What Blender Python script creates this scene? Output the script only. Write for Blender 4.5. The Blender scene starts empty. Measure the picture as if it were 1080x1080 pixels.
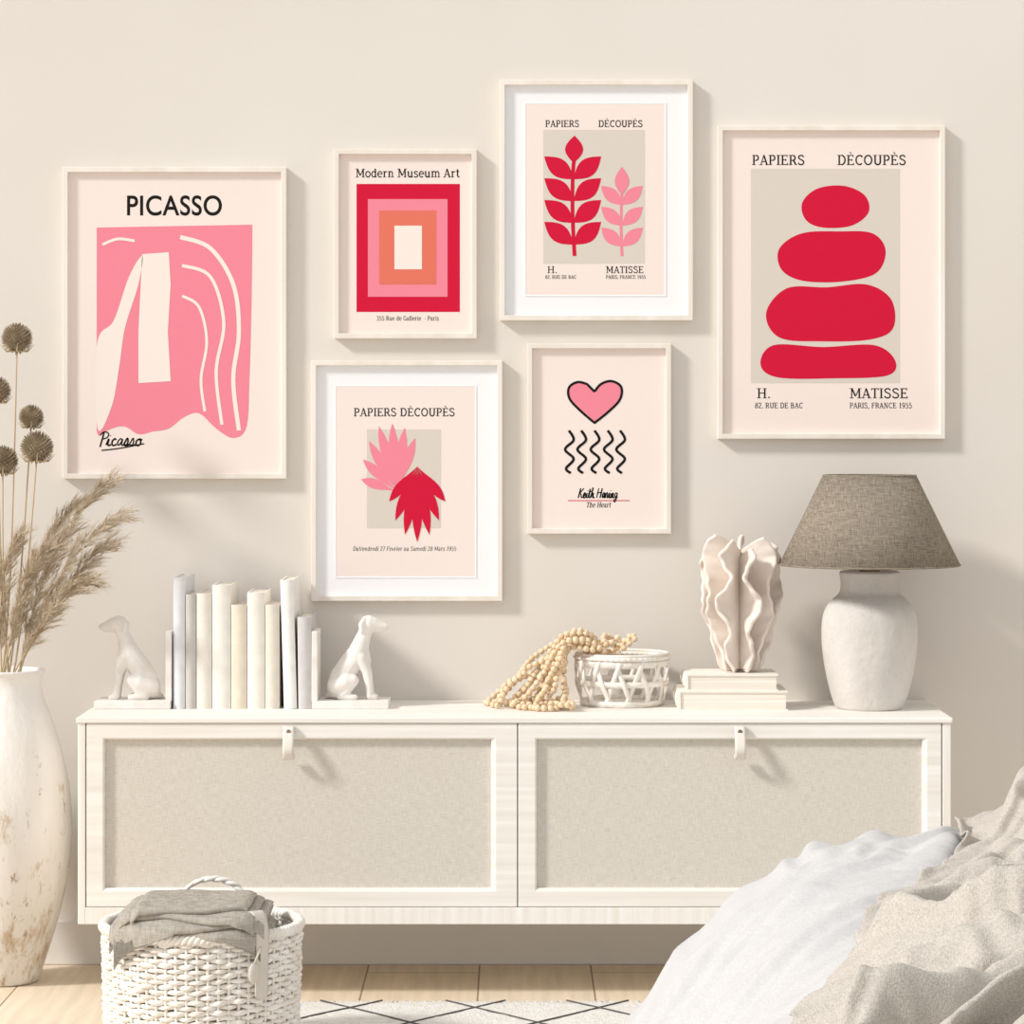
import bpy, bmesh, math, random
from mathutils import Vector, Matrix, noise
from mathutils.bvhtree import BVHTree
random.seed(7)
R=math.radians; PI=math.pi
SC=bpy.context.scene; COL=SC.collection
F=3103.0; CY=-6.46; CZ=1.18; HZ=450.0
def P(x,y,Y):
    k=(Y-CY)/F
    return Vector(((x-540)*k,Y,CZ-(y-HZ)*k))
# ------------------------------------------------------------ materials
def s2l(c):
    c=max(0,min(255,c))/255.0
    return c/12.92 if c<=.04045 else ((c+.055)/1.055)**2.4
def rgb(c): return (s2l(c[0]),s2l(c[1]),s2l(c[2]),1)
def mat(name,col,rough=.8,col2=None,vscale=8,stretch=(1,1,1),bump=0,bscale=150,bstretch=(1,1,1),spec=.25,lo=.35,hi=.65,detail=4,bdist=.002):
    m=bpy.data.materials.new(name); m.use_nodes=True
    nt=m.node_tree; b=nt.nodes['Principled BSDF']
    b.inputs['Roughness'].default_value=rough
    b.inputs['Specular IOR Level'].default_value=spec
    b.inputs['Base Color'].default_value=rgb(col)
    tc=nt.nodes.new('ShaderNodeTexCoord')
    if col2:
        mp=nt.nodes.new('ShaderNodeMapping'); mp.inputs['Scale'].default_value=stretch
        nz=nt.nodes.new('ShaderNodeTexNoise'); nz.inputs['Scale'].default_value=vscale; nz.inputs['Detail'].default_value=detail
        rp=nt.nodes.new('ShaderNodeValToRGB')
        rp.color_ramp.elements[0].position=lo; rp.color_ramp.elements[1].position=hi
        rp.color_ramp.elements[0].color=rgb(col); rp.color_ramp.elements[1].color=rgb(col2)
        nt.links.new(tc.outputs['Object'],mp.inputs[0]); nt.links.new(mp.outputs[0],nz.inputs['Vector'])
        nt.links.new(nz.outputs['Fac'],rp.inputs[0]); nt.links.new(rp.outputs[0],b.inputs['Base Color'])
    if bump:
        mp=nt.nodes.new('ShaderNodeMapping'); mp.inputs['Scale'].default_value=bstretch
        nz=nt.nodes.new('ShaderNodeTexNoise'); nz.inputs['Scale'].default_value=bscale; nz.inputs['Detail'].default_value=3
        bp=nt.nodes.new('ShaderNodeBump'); bp.inputs['Strength'].default_value=bump; bp.inputs['Distance'].default_value=bdist
        nt.links.new(tc.outputs['Object'],mp.inputs[0]); nt.links.new(mp.outputs[0],nz.inputs['Vector'])
        nt.links.new(nz.outputs['Fac'],bp.inputs['Height']); nt.links.new(bp.outputs[0],b.inputs['Normal'])
    return m
def linen(name,c1,c2,scale=260,bump=.4,rough=.95,dist=.002,slub=14,crumple=0,cscale=20):
    """woven cloth: two crossed, stretched noises, with optional soft creasing"""
    m=bpy.data.materials.new(name); m.use_nodes=True
    nt=m.node_tree; b=nt.nodes['Principled BSDF']; b.inputs['Roughness'].default_value=rough
    b.inputs['Specular IOR Level'].default_value=.1
    tc=nt.nodes.new('ShaderNodeTexCoord'); outs=[]
    for st in ((1,1,slub),(slub,1,1)):
        mp=nt.nodes.new('ShaderNodeMapping'); mp.inputs['Scale'].default_value=tuple(v/slub for v in st)
        nz=nt.nodes.new('ShaderNodeTexNoise'); nz.inputs['Scale'].default_value=scale; nz.inputs['Detail'].default_value=2
        nt.links.new(tc.outputs['Object'],mp.inputs[0]); nt.links.new(mp.outputs[0],nz.inputs['Vector']); outs.append(nz.outputs['Fac'])
    ad=nt.nodes.new('ShaderNodeMath'); ad.operation='ADD'
    nt.links.new(outs[0],ad.inputs[0]); nt.links.new(outs[1],ad.inputs[1])
    hf=nt.nodes.new('ShaderNodeMath'); hf.operation='MULTIPLY'; hf.inputs[1].default_value=.5
    nt.links.new(ad.outputs[0],hf.inputs[0])
    rp=nt.nodes.new('ShaderNodeValToRGB'); rp.color_ramp.elements[0].position=.36; rp.color_ramp.elements[1].position=.64
    rp.color_ramp.elements[0].color=rgb(c1); rp.color_ramp.elements[1].color=rgb(c2)
    nt.links.new(hf.outputs[0],rp.inputs[0]); nt.links.new(rp.outputs[0],b.inputs['Base Color'])
    bp=nt.nodes.new('ShaderNodeBump'); bp.inputs['Strength'].default_value=bump; bp.inputs['Distance'].default_value=dist
    nt.links.new(hf.outputs[0],bp.inputs['Height']); nt.links.new(bp.outputs[0],b.inputs['Normal'])
    if crumple:
        nz=nt.nodes.new('ShaderNodeTexNoise'); nz.inputs['Scale'].default_value=cscale; nz.inputs['Detail'].default_value=4; nz.inputs['Distortion'].default_value=.8
        b2=nt.nodes.new('ShaderNodeBump'); b2.inputs['Strength'].default_value=crumple; b2.inputs['Distance'].default_value=.012
        nt.links.new(tc.outputs['Object'],nz.inputs['Vector']); nt.links.new(nz.outputs['Fac'],b2.inputs['Height']); nt.links.new(b2.outputs[0],bp.inputs['Normal'])
    return m
def overlay(m,col,scale,stretch,lo,hi,rough=.75,detail=8,low=None):
    """blend worn patches of another colour over a material; low=(z_full,z_faint) keeps them towards the foot"""
    nt=m.node_tree; b=nt.nodes['Principled BSDF']; tc=nt.nodes.new('ShaderNodeTexCoord')
    old=b.inputs['Base Color'].links[0].from_socket
    mp=nt.nodes.new('ShaderNodeMapping'); mp.inputs['Scale'].default_value=stretch
    nz=nt.nodes.new('ShaderNodeTexNoise'); nz.inputs['Scale'].default_value=scale; nz.inputs['Detail'].default_value=detail; nz.inputs['Roughness'].default_value=rough
    rp=nt.nodes.new('ShaderNodeValToRGB'); rp.color_ramp.elements[0].position=lo; rp.color_ramp.elements[1].position=hi
    mx=nt.nodes.new('ShaderNodeMix'); mx.data_type='RGBA'
    nt.links.new(tc.outputs['Object'],mp.inputs[0]); nt.links.new(mp.outputs[0],nz.inputs['Vector'])
    src=nz.outputs['Fac']
    if low:
        sp=nt.nodes.new('ShaderNodeSeparateXYZ'); nt.links.new(tc.outputs['Object'],sp.inputs[0])
        mr=nt.nodes.new('ShaderNodeMapRange'); mr.inputs['From Min'].default_value=low[0]; mr.inputs['From Max'].default_value=low[1]
        mr.inputs['To Min'].default_value=.05; mr.inputs['To Max'].default_value=-.05
        nt.links.new(sp.outputs['Z'],mr.inputs['Value'])
        ad=nt.nodes.new('ShaderNodeMath'); ad.operation='ADD'; nt.links.new(src,ad.inputs[0]); nt.links.new(mr.outputs[0],ad.inputs[1]); src=ad.outputs[0]
    nt.links.new(src,rp.inputs[0])
    ins=[i for i in mx.inputs if i.type=='RGBA']; outs=[o for o in mx.outputs if o.type=='RGBA']
    ins[1].default_value=rgb(col)
    nt.links.new(rp.outputs[0],mx.inputs[0]); nt.links.new(old,ins[0]); nt.links.new(outs[0],b.inputs['Base Color'])
    return m
M={}
M['wall']=mat('wall_paint',(224,218,210),.95,(228,223,216),1.2,bump=.08,bscale=90,spec=.1)
M['base']=mat('baseboard_paint',(238,235,231),.7)
M['wood']=mat('whitewashed_wood',(247,244,239),.65,(235,230,222),60,(1,1,.03),bump=.2,bscale=90,bstretch=(1,1,.03))
M['woodh']=mat('whitewashed_wood_rail',(247,244,239),.65,(235,230,222),60,(.03,1,1),bump=.2,bscale=90,bstretch=(.03,1,1))
M['panel']=linen('oat_linen_panel',(201,194,182),(228,223,214),1300,.25,slub=22)
M['leather']=mat('pale_leather',(232,225,216),.6,bump=.15,bscale=300)
M['strap']=mat('greige_leather',(212,205,195),.65,bump=.2,bscale=300)
M['metal']=mat('dull_brass',(150,135,110),.35)
M['metal'].node_tree.nodes['Principled BSDF'].inputs['Metallic'].default_value=.8
M['frame']=mat('pale_frame_wood',(242,236,228),.6,(233,224,213),20,(1,1,.1))
M['mat']=mat('white_mat_board',(245,245,247),.9)
M['sheet']=mat('blush_paper',(243,229,222),.9)
M['beige']=mat('beige_ink',(218,209,198),.9)
M['crim']=mat('crimson_ink',(210,15,58),.85)
M['pink']=mat('pink_ink',(240,138,156),.85)
M['orange']=mat('coral_ink',(227,118,98),.85)
M['black']=mat('black_ink',(22,20,20),.85)
M['cream']=mat('cream_ink',(244,233,225),.9)
M['plaster']=mat('white_plaster',(243,239,234),.85,(230,225,218),25,bump=.25,bscale=70)
M['paper']=mat('book_pages',(240,234,222),.9,(224,215,200),60,(.05,.05,6))
M['stackpaper']=mat('stacked_book_pages',(244,239,229),.9,(228,220,207),60,(.05,.05,6))
M['coral']=mat('bisque_ceramic',(240,230,221),.9,(230,218,207),14,bump=.35,bscale=70,bdist=.003,spec=.1)
M['ceramic']=overlay(mat('stone_glaze',(208,203,197),.8,(221,216,211),11,(1,1,.6),bump=.6,bscale=55,bdist=.004),(190,184,178),90,(1,1,.8),.56,.80)
M['shade']=linen('taupe_linen_shade',(116,106,94),(164,154,139),820,.55)
M['bead']=mat('pale_wood_bead',(240,219,189),.45,(226,199,163),40,spec=.4)
M['wicker']=mat('white_wicker',(247,244,239),.7,(232,225,215),30,bump=.3,bscale=120)
M['wickers']=mat('white_cane_strip',(245,241,235),.65,(233,226,216),30)
M['throw']=linen('grey_cotton_cloth',(154,148,139),(191,185,175),700,.45)
M['duvet']=linen('pale_grey_bed_linen',(196,196,197),(209,208,208),1200,.2,slub=10,crumple=.35,cscale=13)
M['blanket']=linen('oatmeal_woven_blanket',(181,174,165),(208,202,194),700,.7,dist=.003,slub=3,crumple=.35,cscale=13)
M['plume']=mat('dry_plume',(230,215,192),.9,(206,187,160),20)
M['stalk']=mat('dry_stalk',(200,181,150),.9)
M['thistle']=mat('dry_thistle',(140,124,103),.95,(174,157,132),60)
M['rug']=mat('cream_wool',(243,240,236),1,(233,229,222),60,bump=.9,bscale=220,bdist=.006)
M['rugline']=mat('charcoal_wool',(98,95,93),1,bump=.8,bscale=220,bdist=.004)
M['vase']=overlay(overlay(mat('limewashed_clay',(246,243,239),.85,(229,224,217),7,(1,1,.35),bump=.8,bscale=26,bstretch=(1,1,.5),bdist=.006),(200,181,157),13,(1,1,.35),.585,.66,low=(.12,.62)),(168,145,119),50,(1,1,.4),.62,.70,low=(.1,.75))
def floormat():
    m=bpy.data.materials.new('pale_oak_planks'); m.use_nodes=True
    nt=m.node_tree; b=nt.nodes['Principled BSDF']; b.inputs['Roughness'].default_value=.55; b.inputs['Specular IOR Level'].default_value=.3
    tc=nt.nodes.new('ShaderNodeTexCoord'); sp=nt.nodes.new('ShaderNodeSeparateXYZ'); cb=nt.nodes.new('ShaderNodeCombineXYZ')
    nt.links.new(tc.outputs['Object'],sp.inputs[0])
    a=nt.nodes.new('ShaderNodeMath'); a.operation='ADD'; a.inputs[1].default_value=.071+.243*40
    a2=nt.nodes.new('ShaderNodeMath'); a2.operation='ADD'; a2.inputs[1].default_value=30.0
    nt.links.new(sp.outputs['X'],a.inputs[0]); nt.links.new(sp.outputs['Y'],a2.inputs[0])
    nt.links.new(a2.outputs[0],cb.inputs['X']); nt.links.new(a.outputs[0],cb.inputs['Y'])
    br=nt.nodes.new('ShaderNodeTexBrick'); br.inputs['Scale'].default_value=1
    br.inputs['Brick Width'].default_value=2.3; br.inputs['Row Height'].default_value=.243
    br.inputs['Mortar Size'].default_value=.0022; br.inputs['Mortar Smooth'].default_value=.2
    br.inputs['Color1'].default_value=rgb((241,226,204)); br.inputs['Color2'].default_value=rgb((236,219,195)); br.inputs['Mortar'].default_value=rgb((166,142,115))
    nt.links.new(cb.outputs[0],br.inputs['Vector'])
    mp=nt.nodes.new('ShaderNodeMapping'); mp.inputs['Scale'].default_value=(12,.8,1)
    nz=nt.nodes.new('ShaderNodeTexNoise'); nz.inputs['Scale'].default_value=4; nz.inputs['Detail'].default_value=6
    nt.links.new(tc.outputs['Object'],mp.inputs[0]); nt.links.new(mp.outputs[0],nz.inputs['Vector'])
    rp=nt.nodes.new('ShaderNodeValToRGB'); rp.color_ramp.elements[0].color=(.88,.87,.84,1); rp.color_ramp.elements[1].color=(1.05,1.04,1.03,1)
    rp.color_ramp.elements[0].position=.3; rp.color_ramp.elements[1].position=.7
    nt.links.new(nz.outputs['Fac'],rp.inputs[0])
    mx=nt.nodes.new('ShaderNodeMix'); mx.data_type='RGBA'; mx.blend_type='MULTIPLY'; mx.inputs[0].default_value=1
    ins=[i for i in mx.inputs if i.type=='RGBA']; outs=[o for o in mx.outputs if o.type=='RGBA']
    nt.links.new(br.outputs['Color'],ins[0]); nt.links.new(rp.outputs[0],ins[1]); nt.links.new(outs[0],b.inputs['Base Color'])
    return m
M['floor']=floormat()
# ------------------------------------------------------------ bedding (settled with a short cloth simulation)
def tag(o,label,cat,group=None):
    o['label']=label; o['category']=cat
    if group: o['group']=group
    return o
def nz(x,y,s): return noise.noise(Vector((x,y,s)))
def ss(a,b,x):
    t=max(0,min(1,(x-a)/(b-a))); return t*t*(3-2*t)
def tt(x,y):
    dx=max(0,(.62-x)/.55); dy=max(0,(y+1.92)/.46)
    return math.sqrt(dx*dx+dy*dy)
def mound_z(x,y):
    t=tt(x,y); return .525*max(0,1-t**2.5)+.11*ss(.66,.90,x)*math.exp(-((y+2.08)/.26)**2)*max(0,1-t*t)
def gridmesh(name,f,nu,nv):
    bm=bmesh.new(); v=[]
    for i in range(nu+1):
        r=[]
        for j in range(nv+1):
            p=f(i/nu,j/nv); r.append(bm.verts.new(p) if p is not None else None)
        v.append(r)
    for i in range(nu):
        for j in range(nv):
            q=(v[i][j],v[i+1][j],v[i+1][j+1],v[i][j+1])
            if all(q): bm.faces.new(q)
    for vv in [x for x in bm.verts if not x.link_faces]: bm.verts.remove(vv)
    me=bpy.data.meshes.new(name); bm.to_mesh(me); bm.free()
    o=bpy.data.objects.new(name,me); COL.objects.link(o); return o
def collider(o,fr):
    o.modifiers.new('collision','COLLISION'); o.collision.thickness_outer=.006; o.collision.thickness_inner=.1; o.collision.cloth_friction=fr
def settle(o,shrink,bend,frames,selfc,tens=12):
    md=o.modifiers.new('cloth','CLOTH'); s=md.settings
    s.quality=5; s.mass=.3; s.tension_stiffness=tens; s.compression_stiffness=tens; s.shear_stiffness=5; s.bending_stiffness=bend
    s.tension_damping=8; s.compression_damping=8; s.shear_damping=6; s.bending_damping=1; s.air_damping=3
    s.shrink_min=shrink
    cs=md.collision_settings; cs.use_collision=True; cs.distance_min=.005; cs.collision_quality=2
    cs.use_self_collision=selfc; cs.self_distance_min=.007; cs.self_friction=5
    md.point_cache.frame_start=1; md.point_cache.frame_end=frames+2
    for f in range(1,frames+1): SC.frame_set(f)
    dg=bpy.context.evaluated_depsgraph_get()
    me=bpy.data.meshes.new_from_object(o.evaluated_get(dg))
    o.modifiers.remove(md); o.data=me
def cosfold(n,w): return .5+.5*math.cos(PI*min(1,abs(n)/w))
def an(x,y,ang,fa,fl,seed):
    c,s=math.cos(ang),math.sin(ang)
    return noise.noise(Vector(((x*c+y*s)*fa,(-x*s+y*c)*fl,seed)))
X0,X1,Yb0,Yb1=.03,1.55,-3.75,-1.42
mound=gridmesh('mound',lambda u,v:(X0-.2+(X1+.3-X0)*u,Yb0-.1+(Yb1+.3-Yb0)*v,mound_z(X0-.2+(X1+.3-X0)*u,Yb0-.1+(Yb1+.3-Yb0)*v)),60,80)
collider(mound,4)
def df(u,v):
    x=X0+(X1-X0)*u; y=Yb0+(Yb1-Yb0)*v
    if tt(x,y)>1.07: return None
    wx=x+.05*nz(x*3,y*3,11); wy=y+.05*nz(x*3,y*3,12); ang=R(-34)+.3*nz(x*1.3,y*1.3,13)
    h=.036*cosfold(an(wx,wy,ang,6,.8,1),.42)+.023*cosfold(an(wx,wy,ang+.12,12,1.5,4),.38)+.009*cosfold(an(wx,wy,ang-.2,22,3,6),.36)
    return (x,y,max(.016,mound_z(x,y))+.008+h)
duv=gridmesh('duvet',df,104,160)
settle(duv,-.11,.4,14,False)
bpy.data.objects.remove(mound)
collider(duv,10)
bvh=BVHTree.FromPolygons([v.co for v in duv.data.vertices],[p.vertices[:] for p in duv.data.polygons])
def top(x,y):
    h=bvh.ray_cast(Vector((x,y,3)),Vector((0,0,-1))); return h[0].z if h[0] else 0
def ex(y): return .735+(y+1.75)*.285+.025*math.sin(y*5)+.012*math.sin(y*13)
def bf(u,v):
    y=-3.7+2.15*v; x0=ex(y); x=x0+(1.5-x0)*u
    wx=x+.06*nz(x*2.5,y*2.5,31); wy=y+.06*nz(x*2.5,y*2.5,32); ang=R(-26)+.35*nz(x*1.2,y*1.2,33)
    e=ss(0,.10,x-x0)
    h=.064*cosfold(an(wx,wy,ang,6.2,.8,21),.42)+.038*cosfold(an(wx,wy,ang+.15,12.5,1.5,24),.38)+.016*cosfold(an(wx,wy,ang-.2,22,3,26),.36)
    return (x,y,top(x,y)+.016+h*(.2+.8*e))
bl=gridmesh('blanket',bf,100,180)
settle(bl,-.13,.45,14,True)
for o,m_,org,sol in ((duv,'duvet',(.8,-2.5,.02),0),(bl,'blanket',(1.0,-2.6,.5),.005)):
    for q in list(o.modifiers): o.modifiers.remove(q)
    o.data.transform(Matrix.Translation(-Vector(org))); o.location=org
    o.data.materials.clear(); o.data.materials.append(M[m_])
    for p in o.data.polygons: p.use_smooth=True
    md=o.modifiers.new('relax','SMOOTH'); md.factor=.4; md.iterations=2
    if sol:
        md=o.modifiers.new('solid','SOLIDIFY'); md.thickness=sol
    md=o.modifiers.new('sub','SUBSURF'); md.levels=1; md.render_levels=1
SC.frame_set(1)
tag(duv,'rumpled pale grey linen duvet spread over the bed at lower right','duvet')
tag(bl,'rumpled oatmeal woven blanket thrown over the grey duvet','blanket')
# ------------------------------------------------------------ mesh builder
ORG={}
def crom(pts,closed=True,n=8):
    out=[]; N=len(pts); rng=range(N) if closed else range(N-1)
    g=lambda i: pts[i%N] if closed else pts[max(0,min(N-1,i))]
    for i in rng:
        p0,p1,p2,p3=g(i-1),g(i),g(i+1),g(i+2)
        for k in range(n):
            t=k/n
            out.append(tuple(.5*((2*b)+(-a+c)*t+(2*a-5*b+4*c-d)*t*t+(-a+3*b-3*c+d)*t**3) for a,b,c,d in zip(p0,p1,p2,p3)))
    if not closed: out.append(tuple(pts[-1]))
    return out
class MB:
    def __init__(s): s.bm=bmesh.new()
    def box(s,x0,x1,y0,y1,z0,z1):
        v=[s.bm.verts.new((x,y,z)) for x in (x0,x1) for y in (y0,y1) for z in (z0,z1)]
        for f in ((0,1,3,2),(4,6,7,5),(0,4,5,1),(2,3,7,6),(0,2,6,4),(1,5,7,3)): s.bm.faces.new([v[i] for i in f])
        return s
    def tube(s,pts,r,n=8,closed=False,flat=None):
        pts=[Vector(p) for p in pts]; N=len(pts); rings=[]
        rr=r if isinstance(r,(list,tuple)) else [r]*N
        t0=(pts[1]-pts[0]).normalized(); up=Vector((0,0,1)) if abs(t0.z)<.9 else Vector((1,0,0))
        u=(up-t0*up.dot(t0)).normalized()
        for i in range(N):
            if closed: t=pts[(i+1)%N]-pts[i-1]
            else: t=pts[min(i+1,N-1)]-pts[max(i-1,0)]
            t=t.normalized() if t.length>1e-9 else t0
            u=(u-t*u.dot(t)); u=u.normalized() if u.length>1e-9 else Vector((1,0,0))
            w=t.cross(u); fl=flat or 1
            rings.append([s.bm.verts.new(pts[i]+(u*math.cos(2*PI*k/n)*fl+w*math.sin(2*PI*k/n))*rr[i]) for k in range(n)])
        for i in range(N if closed else N-1):
            a=rings[i]; b=rings[(i+1)%N]
            for k in range(n): s.bm.faces.new((a[k],a[(k+1)%n],b[(k+1)%n],b[k]))
        if not closed and n>2:
            s.bm.faces.new(rings[0][::-1]); s.bm.faces.new(rings[-1])
        return s
    def lathe(s,cx,cy,prof,n=64,cap=True):
        rings=[[s.bm.verts.new((cx+r*math.cos(2*PI*k/n),cy+r*math.sin(2*PI*k/n),z)) for k in range(n)] for r,z in prof]
        for a,b in zip(rings,rings[1:]):
            for k in range(n): s.bm.faces.new((a[k],a[(k+1)%n],b[(k+1)%n],b[k]))
        if cap: s.bm.faces.new(rings[0][::-1]); s.bm.faces.new(rings[-1])
        return s
    def ball(s,c,r,seg=12,scale=(1,1,1),rot=None):
        m=Matrix.Translation(Vector(c))@(rot.to_4x4() if rot else Matrix())@Matrix.Diagonal((r*scale[0],r*scale[1],r*scale[2],1))
        bmesh.ops.create_uvsphere(s.bm,u_segments=seg,v_segments=max(6,seg*2//3),radius=1,matrix=m); return s
    def capsule(s,p0,r0,p1,r1,n=14):
        s.ball(p0,r0,n); s.ball(p1,r1,n)
        if (Vector(p0)-Vector(p1)).length>1e-5: s.tube([p0,p1],[r0,r1],n)
        return s
    def prism(s,pts,a,b,f):
        """closed 2d section pts extruded from a to b; f(p,t) gives the 3d point"""
        lo=[s.bm.verts.new(f(p,a)) for p in pts]; hi=[s.bm.verts.new(f(p,b)) for p in pts]; N=len(pts)
        for i in range(N): s.bm.faces.new((lo[i],lo[(i+1)%N],hi[(i+1)%N],hi[i]))
        fs=[s.bm.faces.new(lo[::-1]),s.bm.faces.new(hi)]
        for q in fs: q.normal_update()
        bmesh.ops.triangulate(s.bm,faces=fs); return s
    def grid(s,f,nu,nv,keep=None):
        v=[[None]*(nv+1) for _ in range(nu+1)]
        for i in range(nu+1):
            for j in range(nv+1):
                p=f(i/nu,j/nv)
                v[i][j]=s.bm.verts.new(p) if p is not None else None
        for i in range(nu):
            for j in range(nv):
                q=(v[i][j],v[i+1][j],v[i+1][j+1],v[i][j+1])
                if all(q): s.bm.faces.new(q)
        return s
    # flat artwork, given in photo pixels and laid out on the plane Y
    def flat(s,pts,Y,smooth=True,n=8):
        if smooth: pts=crom(pts,True,n)
        f=s.bm.faces.new([s.bm.verts.new(P(x,y,Y)) for x,y in pts])
        f.normal_update()
        if f.normal.y>0: f.normal_flip()
        bmesh.ops.triangulate(s.bm,faces=[f]); return s
    def line(s,pts,w,Y,smooth=True,closed=False):
        if smooth and len(pts)>2: pts=crom(pts,closed,8)
        if closed: pts=list(pts)+[pts[0]]
        L=[];N=len(pts)
        for i in range(N):
            a=pts[max(0,i-1)]; b=pts[min(N-1,i+1)]
            if closed and i in (0,N-1): a=pts[-2]; b=pts[1]
            dx,dy=b[0]-a[0],b[1]-a[1]; l=math.hypot(dx,dy) or 1
            nx,ny=-dy/l*w/2,dx/l*w/2
            L.append((s.bm.verts.new(P(pts[i][0]+nx,pts[i][1]+ny,Y)),s.bm.verts.new(P(pts[i][0]-nx,pts[i][1]-ny,Y))))
        for a,b in zip(L,L[1:]): s.bm.faces.new((a[0],b[0],b[1],a[1]))
        return s
    def almond(s,x0,y0,x1,y1,w,Y,pw=1):
        dx,dy=x1-x0,y1-y0; l=math.hypot(dx,dy); nx,ny=-dy/l,dx/l
        g=lambda k:w/2*math.sin(PI*(k/10)**pw)
        up=[(x0+dx*k/10+nx*g(k),y0+dy*k/10+ny*g(k)) for k in range(11)]
        dn=[(x0+dx*k/10-nx*g(k),y0+dy*k/10-ny*g(k)) for k in range(9,0,-1)]
        return s.flat(up+dn,Y,False)
    def build(s,name,m,parent=None,origin=None,smooth=None,bevel=0,solid=0,sub=0,flatart=False,kind=None,seg=2):
        if not flatart: bmesh.ops.recalc_face_normals(s.bm,faces=s.bm.faces)
        me=bpy.data.meshes.new(name); s.bm.to_mesh(me); s.bm.free()
        org=ORG[parent.name] if parent else Vector(origin or (0,0,0))
        me.transform(Matrix.Translation(-org)); me.materials.append(m)
        o=bpy.data.objects.new(name,me); COL.objects.link(o)
        if parent: o.parent=parent
        else: o.location=org
        ORG[o.name]=org
        if smooth is not None:
            for p in me.polygons: p.use_smooth=True
            if smooth<180: me.set_sharp_from_angle(angle=R(smooth))
        if solid:
            md=o.modifiers.new('solid','SOLIDIFY'); md.thickness=solid; md.offset=0
        if bevel:
            md=o.modifiers.new('bevel','BEVEL'); md.width=bevel; md.segments=seg; md.limit_method='ANGLE'; md.harden_normals=False
        if sub:
            md=o.modifiers.new('sub','SUBSURF'); md.levels=sub; md.render_levels=sub
        if kind: o['kind']=kind
        return o
def thing(name,loc,label,cat,group=None):
    o=bpy.data.objects.new(name,None); COL.objects.link(o); o.location=loc; o.empty_display_size=.05
    ORG[o.name]=Vector(loc); return tag(o,label,cat,group)
# ------------------------------------------------------------ lettering (serif stroke alphabet)
def arc(cx,cy,rx,ry,a0,a1,n=14): return [(cx+rx*math.cos(R(a0+(a1-a0)*i/n)),cy+ry*math.sin(R(a0+(a1-a0)*i/n))) for i in range(n+1)]
T=.15; t_=.085
S_UP=crom([(.56,.78),(.5,.92),(.34,.965),(.17,.9),(.12,.75),(.2,.62),(.36,.53),(.53,.42),(.58,.25),(.5,.09),(.33,.035),(.16,.09),(.1,.23)],False,4)
s_lo=[(x*.8,y*.72) for x,y in S_UP]
E_=[(T,[(.18,0),(.18,1)]),(t_,[(.18,.96),(.62,.96)]),(t_,[(.18,.51),(.5,.51)]),(t_,[(.18,.04),(.66,.04)]),(t_,[(.6,1),(.6,.8)]),(t_,[(.64,0),(.64,.22)]),(t_,[(.48,.62),(.48,.4)])]
P_=[(T,[(.18,0),(.18,1)]),(t_,[(.18,.96),(.4,.96)]),(T*.9,arc(.38,.715,.2,.245,90,-90)),(t_,[(.18,.47),(.4,.47)])]
def n_(x,h=.72): return [(T,[(x,0),(x,h)]),(T*.8,[(x,.5)]+arc(x+.18,.47,.17,.22,140,0)+[(x+.35,0)])]
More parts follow.
